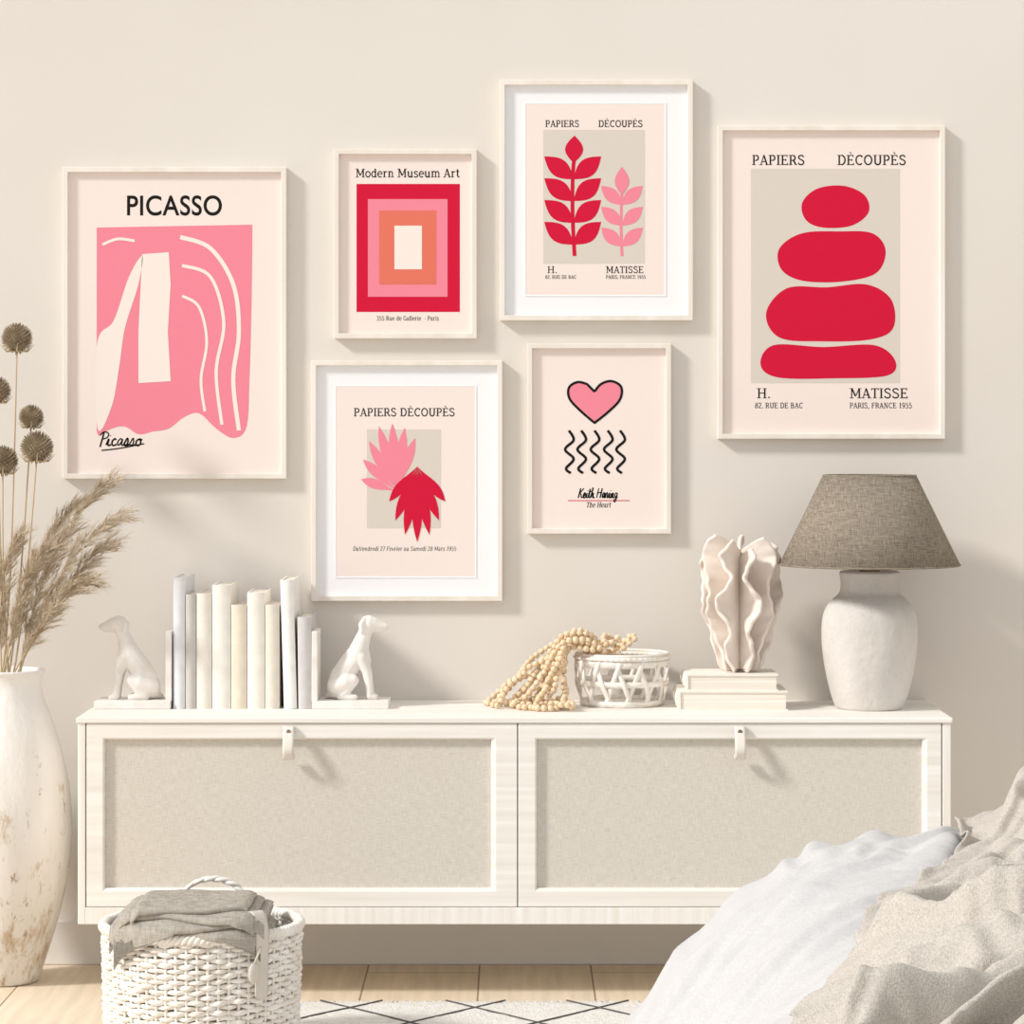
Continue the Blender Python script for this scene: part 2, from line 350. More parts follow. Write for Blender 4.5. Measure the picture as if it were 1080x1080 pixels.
G={' ':(.36,[],[]),
'A':(.8,[(t_,[(.11,0),(.39,1)]),(T,[(.38,1),(.68,0)]),(t_,[(.2,.33),(.58,.33)])],[(.11,0),(.68,0)]),
'B':(.76,[(T,[(.18,0),(.18,1)]),(t_,[(.18,.96),(.38,.96)]),(T*.85,arc(.36,.74,.2,.22,90,-90)),(t_,[(.18,.52),(.4,.52)]),(T*.9,arc(.38,.28,.23,.24,90,-90)),(t_,[(.18,.04),(.4,.04)])],[(.18,0),(.18,1)]),
'C':(.78,[(T*.9,arc(.43,.5,.31,.46,45,315)),(t_,[(.65,.97),(.65,.74)])],[]),
'D':(.82,[(T,[(.18,0),(.18,1)]),(t_,[(.18,.96),(.42,.96)]),(t_,[(.18,.04),(.42,.04)]),(T*.95,arc(.4,.5,.29,.46,90,-90))],[(.18,0),(.18,1)]),
'E':(.74,E_,[(.18,0),(.18,1)]),'È':(.74,E_+[(t_,[(.3,1.3),(.44,1.1)])],[(.18,0),(.18,1)]),
'F':(.7,E_[:3]+[E_[4],E_[6]],[(.18,0),(.18,1)]),
'G':(.84,[(T*.9,arc(.43,.5,.31,.46,45,330)),(T,[(.7,.45),(.7,.08)])],[(.7,.45)]),
'H':(.9,[(T,[(.2,0),(.2,1)]),(T,[(.7,0),(.7,1)]),(t_,[(.2,.52),(.7,.52)])],[(.2,0),(.2,1),(.7,0),(.7,1)]),
'I':(.4,[(T,[(.2,0),(.2,1)])],[(.2,0),(.2,1)]),
'M':(1.04,[(t_*1.2,[(.18,0),(.18,1)]),(T,[(.18,1),(.52,.2)]),(t_,[(.52,.2),(.84,1)]),(T,[(.84,1),(.84,0)])],[(.18,0),(.84,0),(.14,1),(.88,1)]),
'N':(.9,[(t_,[(.2,0),(.2,1)]),(T,[(.2,1),(.7,0)]),(t_,[(.7,0),(.7,1)])],[(.2,0),(.16,1),(.7,1)]),
'O':(.84,[(T*.9,arc(.42,.5,.32,.46,0,360,24))],[]),
'P':(.7,P_,[(.18,0),(.18,1)]),'R':(.78,P_+[(T,[(.38,.47),(.5,.36),(.64,.03)]),(t_,[(.6,.04),(.76,.04)])],[(.18,0),(.18,1)]),
'S':(.7,[(T*.85,S_UP)],[]),
'T':(.7,[(T,[(.35,0),(.35,1)]),(t_,[(.04,.96),(.66,.96)]),(t_,[(.06,1),(.06,.8)]),(t_,[(.64,1),(.64,.8)])],[(.35,0)]),
'U':(.86,[(T,[(.2,1),(.2,.35)]+arc(.43,.3,.23,.26,180,360)+[(.66,1)])],[(.2,1),(.66,1)]),
'V':(.78,[(T,[(.1,1),(.39,0)]),(t_,[(.39,0),(.68,1)])],[(.1,1),(.68,1)]),
'1':(.6,[(T,[(.32,0),(.32,1)]),(t_,[(.32,.97),(.14,.86)])],[(.32,0)]),
'2':(.64,[(T*.85,crom([(.1,.76),(.2,.93),(.36,.95),(.5,.82),(.47,.62),(.3,.38),(.1,.05)],False,4)),(t_*1.2,[(.08,.05),(.56,.05)])],[]),
'3':(.64,[(T*.85,crom([(.1,.88),(.3,.96),(.48,.82),(.4,.6),(.28,.53),(.44,.46),(.54,.28),(.42,.07),(.24,.03),(.08,.12)],False,4))],[]),
'5':(.64,[(t_*1.2,[(.5,.95),(.16,.95),(.16,.55)]),(T*.85,crom([(.14,.55),(.3,.62),(.48,.5),(.54,.3),(.44,.09),(.26,.03),(.08,.1)],False,4))],[]),
'7':(.62,[(t_*1.2,[(.1,.95),(.54,.95)]),(T*.9,[(.53,.95),(.24,0)])],[]),
'8':(.64,[(T*.8,arc(.32,.74,.18,.2,0,360,18)),(T*.85,arc(.32,.28,.22,.24,0,360,18))],[]),
'9':(.64,[(T*.85,arc(.32,.66,.2,.29,0,360,18)),(T*.85,crom([(.52,.68),(.5,.35),(.38,.1),(.14,.03)],False,4))],[]),
'.':(.32,[(T,[(.16,0),(.16,.15)])],[]),',':(.32,[(T*.8,[(.18,.13),(.1,-.16)])],[]),'-':(.4,[(t_*1.2,[(.06,.35),(.34,.35)])],[]),
'a':(.62,[(T*.85,crom([(.1,.6),(.25,.7),(.42,.6),(.43,.4),(.43,.05)],False,4)),(T*.7,crom([(.43,.42),(.2,.38),(.08,.2),(.2,.03),(.43,.14)],False,4)),(t_,[(.42,.03),(.58,.03)])],[]),
'd':(.68,[(T,[(.5,0),(.5,1)]),(T*.8,arc(.31,.36,.21,.33,0,360,18)),(t_,[(.38,.97),(.5,.97)]),(t_,[(.5,.03),(.64,.03)])],[]),
'e':(.62,[(T*.85,arc(.32,.36,.23,.33,0,315)),(t_,[(.1,.38),(.55,.38)])],[]),
'h':(.72,[(T,[(.18,0),(.18,1)])]+n_(.18)[1:],[(.18,0),(.53,0)]),
'i':(.38,[(T,[(.2,0),(.2,.7)]),(T,[(.2,.86),(.2,1)]),(t_,[(.06,.69),(.2,.69)])],[(.2,0)]),
'l':(.36,[(T,[(.18,0),(.18,1)]),(t_,[(.05,.97),(.18,.97)])],[(.18,0)]),
'm':(1.04,n_(.18)+n_(.53)[1:]+[(t_,[(.05,.69),(.18,.69)])],[(.18,0),(.53,0),(.88,0)]),
'n':(.72,n_(.18)+[(t_,[(.05,.69),(.18,.69)])],[(.18,0),(.53,0)]),
'o':(.64,[(T*.85,arc(.32,.36,.23,.33,0,360,18))],[]),
'r':(.54,[(T,[(.18,0),(.18,.72)]),(T*.8,[(.18,.48),(.28,.64),(.4,.68),(.48,.62)]),(t_,[(.05,.69),(.18,.69)])],[(.18,0)]),
's':(.56,[(T*.8,s_lo)],[]),
't':(.46,[(T,[(.2,.95),(.2,.18),(.28,.05),(.42,.08)]),(t_,[(.04,.69),(.4,.69)])],[]),
'u':(.72,[(T,[(.16,.72),(.16,.25)]+arc(.34,.22,.18,.18,180,330)),(T,[(.52,.72),(.52,0)]),(t_,[(.04,.69),(.16,.69)]),(t_,[(.52,.03),(.66,.03)])],[]),
'v':(.62,[(T,[(.08,.7),(.31,0)]),(t_,[(.31,0),(.54,.7)])],[(.08,.7),(.54,.7)])}
# brush handwriting: open strokes, joined along the baseline
HW={' ':(.3,[]),'P':(.55,[[(.12,-.1),(.2,.5),(.26,1)],[(.0,.78),(.25,1.03),(.6,.92),(.55,.62),(.2,.48)]]),
'K':(.72,[[(.12,-.02),(.2,.5),(.26,1)],[(.72,1),(.3,.55),(.24,.5),(.42,.38),(.56,.02),(.74,.1)]]),
'H':(.8,[[(.1,-.02),(.2,1)],[(.58,-.02),(.7,1)],[(.02,.45),(.35,.55),(.8,.52)]]),
'i':(.34,[[(0,.05),(.14,.5),(.12,.1),(.22,.0),(.36,.1)],[(.2,.72),(.22,.78)]]),
'c':(.42,[[(.36,.42),(.24,.52),(.08,.3),(.13,.04),(.3,.02),(.44,.12)]]),
'a':(.54,[[(.42,.42),(.26,.52),(.08,.28),(.16,.03),(.32,.2),(.42,.48),(.38,.1),(.46,.02),(.56,.1)]]),
's':(.42,[[(0,.05),(.22,.55),(.3,.25),(.2,.0),(.06,.06),(.3,.02),(.44,.1)]]),
'o':(.5,[[(.3,.5),(.1,.36),(.1,.08),(.28,.0),(.42,.2),(.34,.46),(.3,.5),(.52,.42)]]),
'e':(.42,[[(.02,.15),(.3,.3),(.26,.52),(.1,.35),(.12,.05),(.28,.0),(.44,.12)]]),
't':(.36,[[(0,.1),(.18,.95),(.14,.12),(.24,.0),(.38,.1)],[(.02,.62),(.36,.68)]]),
'h':(.5,[[(0,.1),(.2,.9),(.16,1.02),(.1,.5),(.08,0)],[(.09,.1),(.22,.46),(.34,.42),(.34,.08),(.42,0),(.54,.1)]]),
'r':(.4,[[(0,.1),(.1,.52),(.26,.44),(.22,.1),(.3,0),(.42,.1)]]),
'n':(.46,[[(.04,.46),(.06,0),(.18,.44),(.3,.44),(.28,.1),(.36,0),(.48,.1)]]),
'g':(.5,[[(.42,.42),(.24,.52),(.08,.28),(.2,.05),(.38,.25),(.43,.48),(.34,-.3),(.14,-.42),(.1,-.22),(.54,.1)]])}
def brush(mb,s,x0,x1,yb,cap,Y,w=.1,slant=.2):
    adv=sum(HW[c][0] for c in s); sx=(x1-x0)/adv; pen=0; i=0
    for c in s:
        for st in HW[c][1]:
            i+=1; pts=[(x0+(pen+x)*sx+slant*y*cap,yb-y*cap) for x,y in st]
            mb.line(pts,w*cap*(1.15 if i%2 else .9),Y-(i%5)*2e-5)
        pen+=HW[c][0]
    return mb
def write(mb,s,x0,x1,yb,cap,Y,bold=1.02,slant=0,serif=True):
    adv=sum(G[c][0] for c in s); sx=(x1-x0)/adv; pen=0; i=0
    def m(p): return (x0+(pen+p[0])*sx+slant*p[1]*cap,yb-p[1]*cap)
    for c in s:
        w,st,sf=G[c]
        for ww,pts in st:
            i+=1; mb.line([m(p) for p in pts],ww*min(cap,1.15*sx)*bold,Y-(i%7)*2e-5,False)
        if serif:
            for x,y in sf:
                i+=1; yy=y-.03 if y>.5 else y+.03; hw=.17
                mb.line([m((x-hw,yy)),m((x+hw,yy))],.06*cap*bold,Y-(i%7)*2e-5,False)
        pen+=w
    return mb
def sans(name,s,x0,x1,y0,y1,Y,m,parent):
    cu=bpy.data.curves.new('lettering','FONT'); cu.body=s; cu.offset=.014; cu.space_character=1.05
    ob=bpy.data.objects.new('lettering_source',cu); COL.objects.link(ob)
    dg=bpy.context.evaluated_depsgraph_get(); me=bpy.data.meshes.new_from_object(ob.evaluated_get(dg))
    bpy.data.objects.remove(ob); bpy.data.curves.remove(cu)
    xs=[v.co.x for v in me.vertices]; ys=[v.co.y for v in me.vertices]
    a,b,c,d=min(xs),max(xs),min(ys),max(ys)
    for v in me.vertices:
        v.co=P(x0+(v.co.x-a)/(b-a)*(x1-x0),y1-(v.co.y-c)/(d-c)*(y1-y0),Y)-ORG[parent.name]
    me.materials.clear(); me.materials.append(m)
    o=bpy.data.objects.new(name,me); COL.objects.link(o); o.parent=parent; ORG[o.name]=ORG[parent.name]; return o
# ------------------------------------------------------------ room
MB().box(-3.2,3.2,0,.12,0,2.6).build('wall_back',M['wall'],kind='structure')
MB().box(-3.2,3.2,-7.5,.12,-.1,0).build('floor',M['floor'],kind='structure')
MB().box(-3.2,3.2,-.014,-.0005,0,.097).build('baseboard_back',M['base'],bevel=.004,kind='structure')
# ------------------------------------------------------------ sideboard
ZT=P(0,757,-.40).z
def FX(x): return P(x,0,-.40).x
def FZ(y): return P(0,y,-.40).z
YF=-.40
xl,xr=FX(82),FX(1003); zb=FZ(975)
sb=thing('sideboard',((xl+xr)/2,-.2,zb),'long low whitewashed wall-hung sideboard with two linen-panelled doors','sideboard')
MB().box(xl-.003,xr+.003,YF-.004,-.0005,ZT-.011,ZT).build('top',M['woodh'],sb,bevel=.002)
b=MB(); b.box(xl,FX(90),YF,-.0005,zb,ZT-.0111); b.box(FX(994),xr,YF,-.0005,zb,ZT-.0111)
b.box(FX(90),FX(994),YF,-.0005,zb,FZ(957)); b.box(FX(90),FX(994),-.02,-.0005,FZ(957),ZT-.0112)
b.box(FX(536),FX(556),YF+.0235,-.0205,FZ(957),ZT-.0113)
b.build('body',M['wood'],sb,bevel=.0015)
def ringframe(mb,o,i1,i2,Y0,Y1,Y2):
    """o outer rect, i1 inner rect at front plane Y0, i2 inner rect at depth Y2; outer sides go to Y1"""
    def rc(r,Y): x0,x1,z0,z1=r; return [mb.bm.verts.new(p) for p in ((x0,Y,z0),(x1,Y,z0),(x1,Y,z1),(x0,Y,z1))]
    loops=[rc(o,Y1),rc(o,Y0),rc(i1,Y0),rc(i2,Y2),rc(i2,Y1)]
    for a,b in zip(loops,loops[1:]+loops[:1]):
        for k in range(4): mb.bm.faces.new((a[k],a[(k+1)%4],b[(k+1)%4],b[k]))
    return mb
for (ox0,ox1,px0,px1,hx) in ((91,545.6,110,518,305),(546.4,993,566,973,780)):
    d=MB(); g=.0008
    ringframe(d,(FX(ox0)+g/2,FX(ox1)-g/2,FZ(957)+.0012,ZT-.0122),(FX(px0-1.5),FX(px1+4),FZ(940),FZ(778.5)),(FX(px0),FX(px1),FZ(937),FZ(780)),YF,YF+.023,YF+.004)
    door=d.build('door',M['woodh'],sb,bevel=.001)
    MB().box(FX(px0)-.004,FX(px1)+.004,YF+.0125,YF+.018,FZ(937)-.004,FZ(780)+.004).build('linen_panel',M['panel'],door)
    hz=FZ(767); hxx=FX(hx); w=.0115
    prof=[(0,0),(.006,.0),(.016,-.012),(.026,-.03),(.029,-.046),(.021,-.060),(.010,-.064),(.002,-.056)]
    prof=crom(prof,False,4)
    hb=MB()
    def hf(u,v):
        q=prof[min(len(prof)-1,int(u*(len(prof)-1)+.5))]
        return (hxx-w+2*w*v,YF-.0012-q[0],hz+q[1])
    hb.grid(hf,len(prof)-1,4)
    h=hb.build('handle',M['leather'],door,smooth=60,solid=.0028)
    MB().tube([(hxx,YF-.004,hz-.008),(hxx,YF-.0175,hz-.008)],[.0055,.0045],14).build('stud',M['metal'],h,smooth=40)
# ------------------------------------------------------------ framed prints
def frame(rect,label,sheet_rect=None,fw=5.5):
    x0,x1,y0,y1=rect; Yf=-.021
    A=P(x0,y1,Yf); B=P(x1,y0,Yf); w=fw/482.
    root=thing('framed_print',((A.x+B.x)/2,-.012,A.z),label,'picture','framed prints on the wall')
    o=(A.x,B.x,A.z,B.z); i=(A.x+w,B.x-w,A.z+w,B.z-w)
    ringframe(MB(),o,i,i,Yf,-.0006,-.012).build('frame',M['frame'],root,bevel=.0012)
    if sheet_rect:
        MB().box(i[0]-.001,i[1]+.001,-.0095,-.001,i[2]-.001,i[3]+.001).build('mat_board',M['mat'],root)
        a=P(sheet_rect[0],sheet_rect[3],-.0105); c=P(sheet_rect[1],sheet_rect[2],-.0105)
        s=MB().box(a.x,c.x,-.0101,-.0097,a.z,c.z).build('print_sheet',M['sheet'],root)
        ringframe(MB(),(a.x-.003,c.x+.003,a.z-.003,c.z+.003),(a.x-.002,c.x+.002,a.z-.002,c.z+.002),(a.x,c.x,a.z,c.z),-.0108,-.0096,-.0102).build('mat_edge',M['mat'],root)
    else:
        s=MB().box(i[0]-.001,i[1]+.001,-.0101,-.001,i[2]-.001,i[3]+.001).build('print_sheet',M['sheet'],root)
    return s
Y1,Y2,Y3,Y4=-.0104,-.0107,-.0110,-.0113
def rect(mb,x0,x1,y0,y1,Y): return mb.flat([(x0,y0),(x1,y0),(x1,y1),(x0,y1)],Y,False)
def words(name,s,*items):
    for it in items: write(MB(),*it[:5],Y1,*it[5:]).build(name,M['black'],s,flatart=True)
# print 1
s=frame((66,302,176,505),'large framed print above the vase, pink block with cream curves')
b=MB(); b.flat([(102,240)]+[(266,237)]+crom([(266,260),(265,330),(263,400),(260,450),(246,462),(228,452),(210,436),(194,440),(178,452),(162,455),(146,458),(132,450),(118,452),(104,460)],False,5)+[(102,455)],Y1,False)
b.build('pink_shape',M['pink'],s,flatart=True)
b=MB()
b.flat([(102.5,362),(120,338),(136,292),(150,270),(146,300),(132,345),(126,385),(118,428),(103,452)],Y2)
b.build('cream_wave',M['cream'],s,flatart=True)
b=MB(); b.flat([(150,268),(178,266),(180,300),(177,350),(180,402),(146,404),(146,350)],Y2,False); b.build('cream_block',M['cream'],s,flatart=True)
for pts,w in (([(190,250),(222,262),(246,300),(252,350),(246,400),(252,454)],4.5),([(192,280),(222,292),(236,340),(228,392),(234,448)],3.5),([(192,312),(210,324),(218,360),(212,400),(216,434)],3),([(108,258),(124,252),(142,254)],3)):
    MB().line(pts,w,Y2-4e-5).build('cream_curve',M['cream'],s,flatart=True)
sans('title','PICASSO',134,234,206,227.5,Y1,M['black'],s)
brush(MB(),'Picasso',104,149,470,14,Y1,.11,.15).line([(107,475),(125,473),(152,468)],1.3,Y1-2e-4).build('signature',M['black'],s,flatart=True)
# print 2
s=frame((352,503,157,357),'small framed print of nested crimson, pink and coral rectangles')
rect(MB(),376,485,194,329,Y1).build('crimson_rectangle',M['crim'],s,flatart=True)
rect(MB(),388,472,210,313,Y2).build('pink_rectangle',M['pink'],s,flatart=True)
rect(MB(),400,460,222,300,Y3).build('coral_rectangle',M['orange'],s,flatart=True)
rect(MB(),416,445,238,284,Y4).build('cream_rectangle',M['cream'],s,flatart=True)
words('title',s,('Modern Museum Art',375,485,187,9))
words('caption',s,('355 Rue de Gallerie  - Paris',397,463,338,4.8,.8))
# print 3: plain botanical stand-in
s=frame((527,731,84,338),'topmost white-matted framed print with crimson and pink leaf branches',(555,701,110,311))
rect(MB(),573,680,137,278,Y1).build('beige_panel',M['beige'],s,flatart=True)
b=MB(); b.line([(606,270),(604,230),(604,190),(606,160)],4,Y2); n=0
for y in (258,235,212,189):
    for sg in (-1,1):
        n+=1; b.almond(605,y,605+sg*(31 if sg<0 else 29),y-24,19,Y2-n*2e-5)
b.almond(605,172,606,143,19,Y2-3e-4)
b.build('crimson_branch',M['crim'],s,flatart=True)
b=MB(); b.line([(656,270),(655,235),(656,200)],3,Y2); n=0
for y in (260,238,216):
    for sg in (-1,1):
        n+=1; b.almond(656,y,656+sg*22,y-20,14,Y2-n*2e-5)
b.almond(656,206,656,176,15,Y2-3e-4)
b.build('pink_branch',M['pink'],s,flatart=True)
words('title',s,('PAPIERS',575,611,134,7.2),('DÈCOUPÈS',631,678,134,7.2))
words('caption',s,('H.',577,588,288,7.2),('MATISSE',639,679,288,7.2),('82. RUE DE BAC',575,608,294,3.8,.9),('PARIS, FRANCE 1955',639,681,294,3.8,.9))
# print 4: plain stacked-pebble stand-in
s=frame((757,997,132,463),'largest framed print at far right with stacked crimson pebble shapes')
rect(MB(),792,949,178,404,Y1).build('beige_panel',M['beige'],s,flatart=True)
for pts in ([(846,214),(862,199),(890,196),(912,206),(916,224),(898,238),(868,240),(850,232)],[(822,262),(846,246),(886,244),(920,246),(934,264),(924,288),(888,297),(846,296),(824,284)],[(808,330),(830,304),(872,303),(914,300),(940,316),(942,346),(918,358),(868,360),(822,356)],[(802,384),(816,364),(868,366),(922,364),(944,380),(936,396),(880,399),(820,398)]):
    MB().flat(pts,Y2).build('crimson_pebble',M['crim'],s,flatart=True)
words('title',s,('PAPIERS',793,849,174,10.5),('DÈCOUPÈS',883,956,174,10.5))
words('caption',s,('H.',798,813,420,10.5),('MATISSE',896,958,420,10.5),('82. RUE DE BAC',796,847,430.5,5.8,.9),('PARIS, FRANCE 1955',896,962,430.5,5.8,.9))
# print 5: plain leaf-fan stand-in
s=frame((328,530,380,634),'white-matted framed print above the books with pink and crimson leaf fans',(355,501,408,608))
rect(MB(),387,465,453,557,Y1).build('beige_panel',M['beige'],s,flatart=True)
b=MB()
for i in range(7):
    a=R(172-19*i); L=66-3*abs(i-3); b.almond(418,518,418+L*math.cos(a)*.66,518-L*math.sin(a)*1.08-4,10.5,Y2-i*2e-5,1.5)
b.build('pink_leaf_fan',M['pink'],s,flatart=True)
b=MB()
for i in range(7):
    a=R(-150+20*i); L=70-3*abs(i-3); b.almond(440,492,440+L*math.cos(a)*.56,492-L*math.sin(a)*1.08+4,10.5,Y2-3e-4-i*2e-5,1.5)
b.build('crimson_leaf_fan',M['crim'],s,flatart=True)
words('title',s,('PAPIERS DÈCOUPÈS',373,480,439,8.6))
words('caption',s,('DuVendredi 27 Fevrier au Samedi 28 Mars 1955',372,481,581,4.7,.68,.15,False))
# print 6
s=frame((556,708,362,563),'small framed print with a black-outlined pink heart over wavy lines')
heart=crom([(627,446),(613,434),(601,421),(600,409),(609,403),(619,405)],False,6)+crom([(627,413),(634,405),(645,402),(655,408),(654,421),(642,434),(627,446)],False,6)
b=MB(); b.flat(heart,Y1,False); b.build('pink_heart',M['pink'],s,flatart=True)
b=MB(); b.line(heart,2.6,Y2,False,True); b.build('heart_outline',M['black'],s,flatart=True)
for x in (600,613,627,641,654):
    MB().line([(x,454),(x+5,464),(x-4,474),(x+5,484),(x-3,494),(x+2,499)],2.8,Y2).build('wavy_line',M['black'],s,flatart=True)
brush(MB(),'Keith Haring',609,651,525,10,Y1,.125,.15).build('title',M['black'],s,flatart=True)
MB().line([(599,528),(664,528)],.9,Y1,False).build('red_rule',M['crim'],s,flatart=True)
words('caption',s,('The Heart',618,644,535.2,5.6,.9,.2))
# ------------------------------------------------------------ upright books
YB=-.213
books=[(182.5,195,609,(234,235,238),.19,'tall bluish-white book at the left end of the upright row'),
(195.5,206.5,627,(208,204,198),.17,'grey-beige book between the tall bluish-white book and an ivory one'),
(207,223,626,(242,236,225),.175,'ivory book third from the left end of the upright row'),
(223.5,243,617,(246,242,234),.18,'thick off-white book left of centre, taller than its two neighbours'),
(243.5,260,638,(237,227,209),.165,'short cream book in the middle of the upright row'),
(260.5,279,625,(247,242,232),.175,'thick white book just right of the middle of the upright row'),
(279.5,294.5,638,(233,226,213),.165,'short pale book directly left of the tall bright white one'),
(299.4,313.0,612,(249,247,243),.19,'tall bright white leaning book near the right end of the upright row'),
(314.6,329,651,(210,207,206),.16,'shortest greyish book at the right end of the upright row')]
for n,(x0,x1,yt,c,dp,lab) in enumerate(books):
    a=P(x0,748,YB); X0_=a.x; X1_=P(x1,748,YB).x; z1=P(0,yt,YB).z
    bt=thing('book',((X0_+X1_)/2,YB+dp/2,ZT),lab,'book','upright books between the dog bookends')
    mc=mat('book_cloth',c,.8,tuple(max(0,v-8) for v in c),40,bump=.2,bscale=300)
    th=.0022; w=X1_-X0_; out=[(X0_,YB+dp),(X0_,YB+.005)]
    for k in range(7):
        f=k/6; out.append((X0_+w*(.06+.88*f),YB+.003-.004*math.sin(PI*f)))
    out+=[(X1_,YB+.005),(X1_,YB+dp),(X1_-th,YB+dp),(X1_-th,YB+.007),(X0_+th,YB+.007),(X0_+th,YB+dp)]
    MB().prism(out,ZT,z1,lambda p,t:(p[0],p[1],t)).build('cover',mc,bt,smooth=35)
    MB().box(X0_+th+.0002,X1_-th-.0002,YB+.0075,YB+dp-.004,ZT+.003,z1-.003).build('pages',M['paper'],bt)
    if n==7: bt.rotation_euler.y=-R(1.7); bt.location.z+=.0005
    if n==8: bt.rotation_euler.y=-R(.7); bt.location.z+=.0003
# ------------------------------------------------------------ dog bookends
def dog(mir,label):
    Yc=-.165; sc=1/494.
    def X(x): 
        xx=(514-x) if mir else x
        return P(xx,0,Yc).x
    zb0=ZT+.017
    def V(x,y,d=0): return Vector((X(x),Yc+d,zb0+(736.5-y)*sc))
    xs=sorted((X(331),X(411)))
    root=thing('dog_bookend',((xs[0]+xs[1])/2,Yc,ZT),label,'bookend','dog bookends')
    MB().box(xs[0],xs[1],Yc-.055,Yc+.055,ZT,zb0).build('base',M['plaster'],root,bevel=.002)
    us=sorted((X(330.3),X(336.5))); MB().box(us[0],us[1],Yc-.05,Yc+.055,zb0-.001,ZT+.165).build('upright',M['plaster'],root,bevel=.0015)
    b=MB()
    def chain(L):
        for (p,r),(q,r2) in zip(L,L[1:]): b.capsule(V(*p),r*sc*1.04,V(*q),r2*sc*1.04)
    chain([((356,725),11.3),((360,714),12.2),((368,702),12.0),((376,691),11.6),((380,680),9),((384,669),7.2),((388,659),6.9)])
    chain([((389,656),7.8),((394,656.6),6.5),((401,659),4.8),((406.5,660.3),3.6)])
    chain([((395,662),4),((403,663),2.8)])
    chain([((381,686),8.4),((384,696),7.4)])
    for s_ in (-1,1):
        chain([((381,693,.011*s_),7),((387,707,.012*s_),4.9),((389.5,722,.012*s_),3.8),((390.5,733,.012*s_),3.7),((396,734.3,.012*s_),3.1)])
        chain([((355,722,.012*s_),9.6),((365,717,.019*s_),8.2),((373,716,.020*s_),6),((367,726,.019*s_),4.6),((359,733,.018*s_),3.8),((375,734,.019*s_),3.3)])
        chain([((384.5,652,.010*s_),2.6),((381.2,657.5,.0150*s_),3),((382,664.5,.0160*s_),2.4)])
    chain([((350,731),4.5),((345,734,.012),3),((346,734.5,.03),2.4),((356,734.7,.042),1.9)])
    o=b.build('dog_figure',M['plaster'],root,smooth=180)
    md=o.modifiers.new('remesh','REMESH'); md.mode='VOXEL'; md.voxel_size=.0020; md.use_smooth_shade=True
    md=o.modifiers.new('smooth','SMOOTH'); md.factor=.5; md.iterations=4
dog(True,'white plaster sitting-dog bookend left of the books, looking left')
dog(False,'white plaster sitting-dog bookend right of the books, looking right')
# ------------------------------------------------------------ cane basket on the sideboard
BX,BY,BR=.237,-.113,.099
bk=thing('cane_basket',(BX,BY,ZT),'small round white open-weave cane basket on the sideboard','basket')
def circ(r,z,n=120,amp=0,k=0,ph=0,cx=BX,cy=BY,zamp=0,jit=0,seed=0):
    out=[]
    for i in range(n):
        a=2*PI*i/n; ca,sa=math.cos(a),math.sin(a)
        j=jit*noise.noise(Vector((ca*9,sa*9,seed*3.7))); j2=jit*noise.noise(Vector((ca*7,sa*7,seed*3.7+50)))
        rr=r+amp*math.cos(k*a+ph)+j
        out.append((cx+rr*ca,cy+rr*sa,z+zamp*math.cos(k*a+ph)+j2))
    return out
zr=.684
b=MB(); b.lathe(BX,BY,[(.0005,ZT+.0005),(BR-.011,ZT+.0005),(BR-.008,ZT+.004),(.0005,ZT+.006)],48); b.build('bottom',M['wickers'],bk,smooth=40)
def band(mb,r0,r1,z0,z1,amp,k,ph,n=168):
    rows=[]
    for i in range(n):
        a=2*PI*i/n; w=amp*math.cos(k*a+ph)
        rows.append([mb.bm.verts.new((BX+(r+w)*math.cos(a),BY+(r+w)*math.sin(a),z)) for r,z in ((r0,z0),(r1,z1))])
    for i in range(n):
        p=rows[i]; q=rows[(i+1)%n]; mb.bm.faces.new((p[0],q[0],q[1],p[1]))
N=13
hgt=zr-ZT
def rad(z): return BR-.012+.012*min(1,(z-ZT)/.05)
for j,(f0,f1) in enumerate(((.02,.13),(.42,.54),(.82,.96))):
    b=MB(); z0=ZT+hgt*f0; z1=ZT+hgt*f1; band(b,rad(z0),rad(z1),z0,z1,.0015,N,PI*j)
    b.build('horizontal_band',M['wickers'],bk,smooth=180,solid=.004)
for dr in (1,-1):
    b=MB()
    for i in range(N):
        a=2*PI*(i+.25*dr)/N
        prev=None
        for j in range(17):
            z=ZT+.003+(hgt-.006)*j/16; f=(z-ZT)/hgt
            r=rad(z)+.0022*dr*math.cos(PI*f*2.4)
            aa=a+dr*.40*(f-.5)
            w=.0055; tx,ty=-math.sin(aa),math.cos(aa); c=(BX+r*math.cos(aa),BY+r*math.sin(aa))
            cur=(b.bm.verts.new((c[0]-tx*w,c[1]-ty*w,z)),b.bm.verts.new((c[0]+tx*w,c[1]+ty*w,z)))
            if prev: b.bm.faces.new((prev[0],prev[1],cur[1],cur[0]))
            prev=cur
    b.build('lattice_weave',M['wickers'],bk,smooth=180,solid=.0030)
b=MB()
for ph in (0,PI): b.tube(circ(BR+.001,zr+.0005,160,.0025,26,ph,zamp=.0),.0042,8,True)
b.tube(circ(BR,zr-.009,120),.0035,8,True); b.tube(circ(BR,zr+.007,120),.0035,8,True)
b.build('rim',M['wickers'],bk,smooth=180)
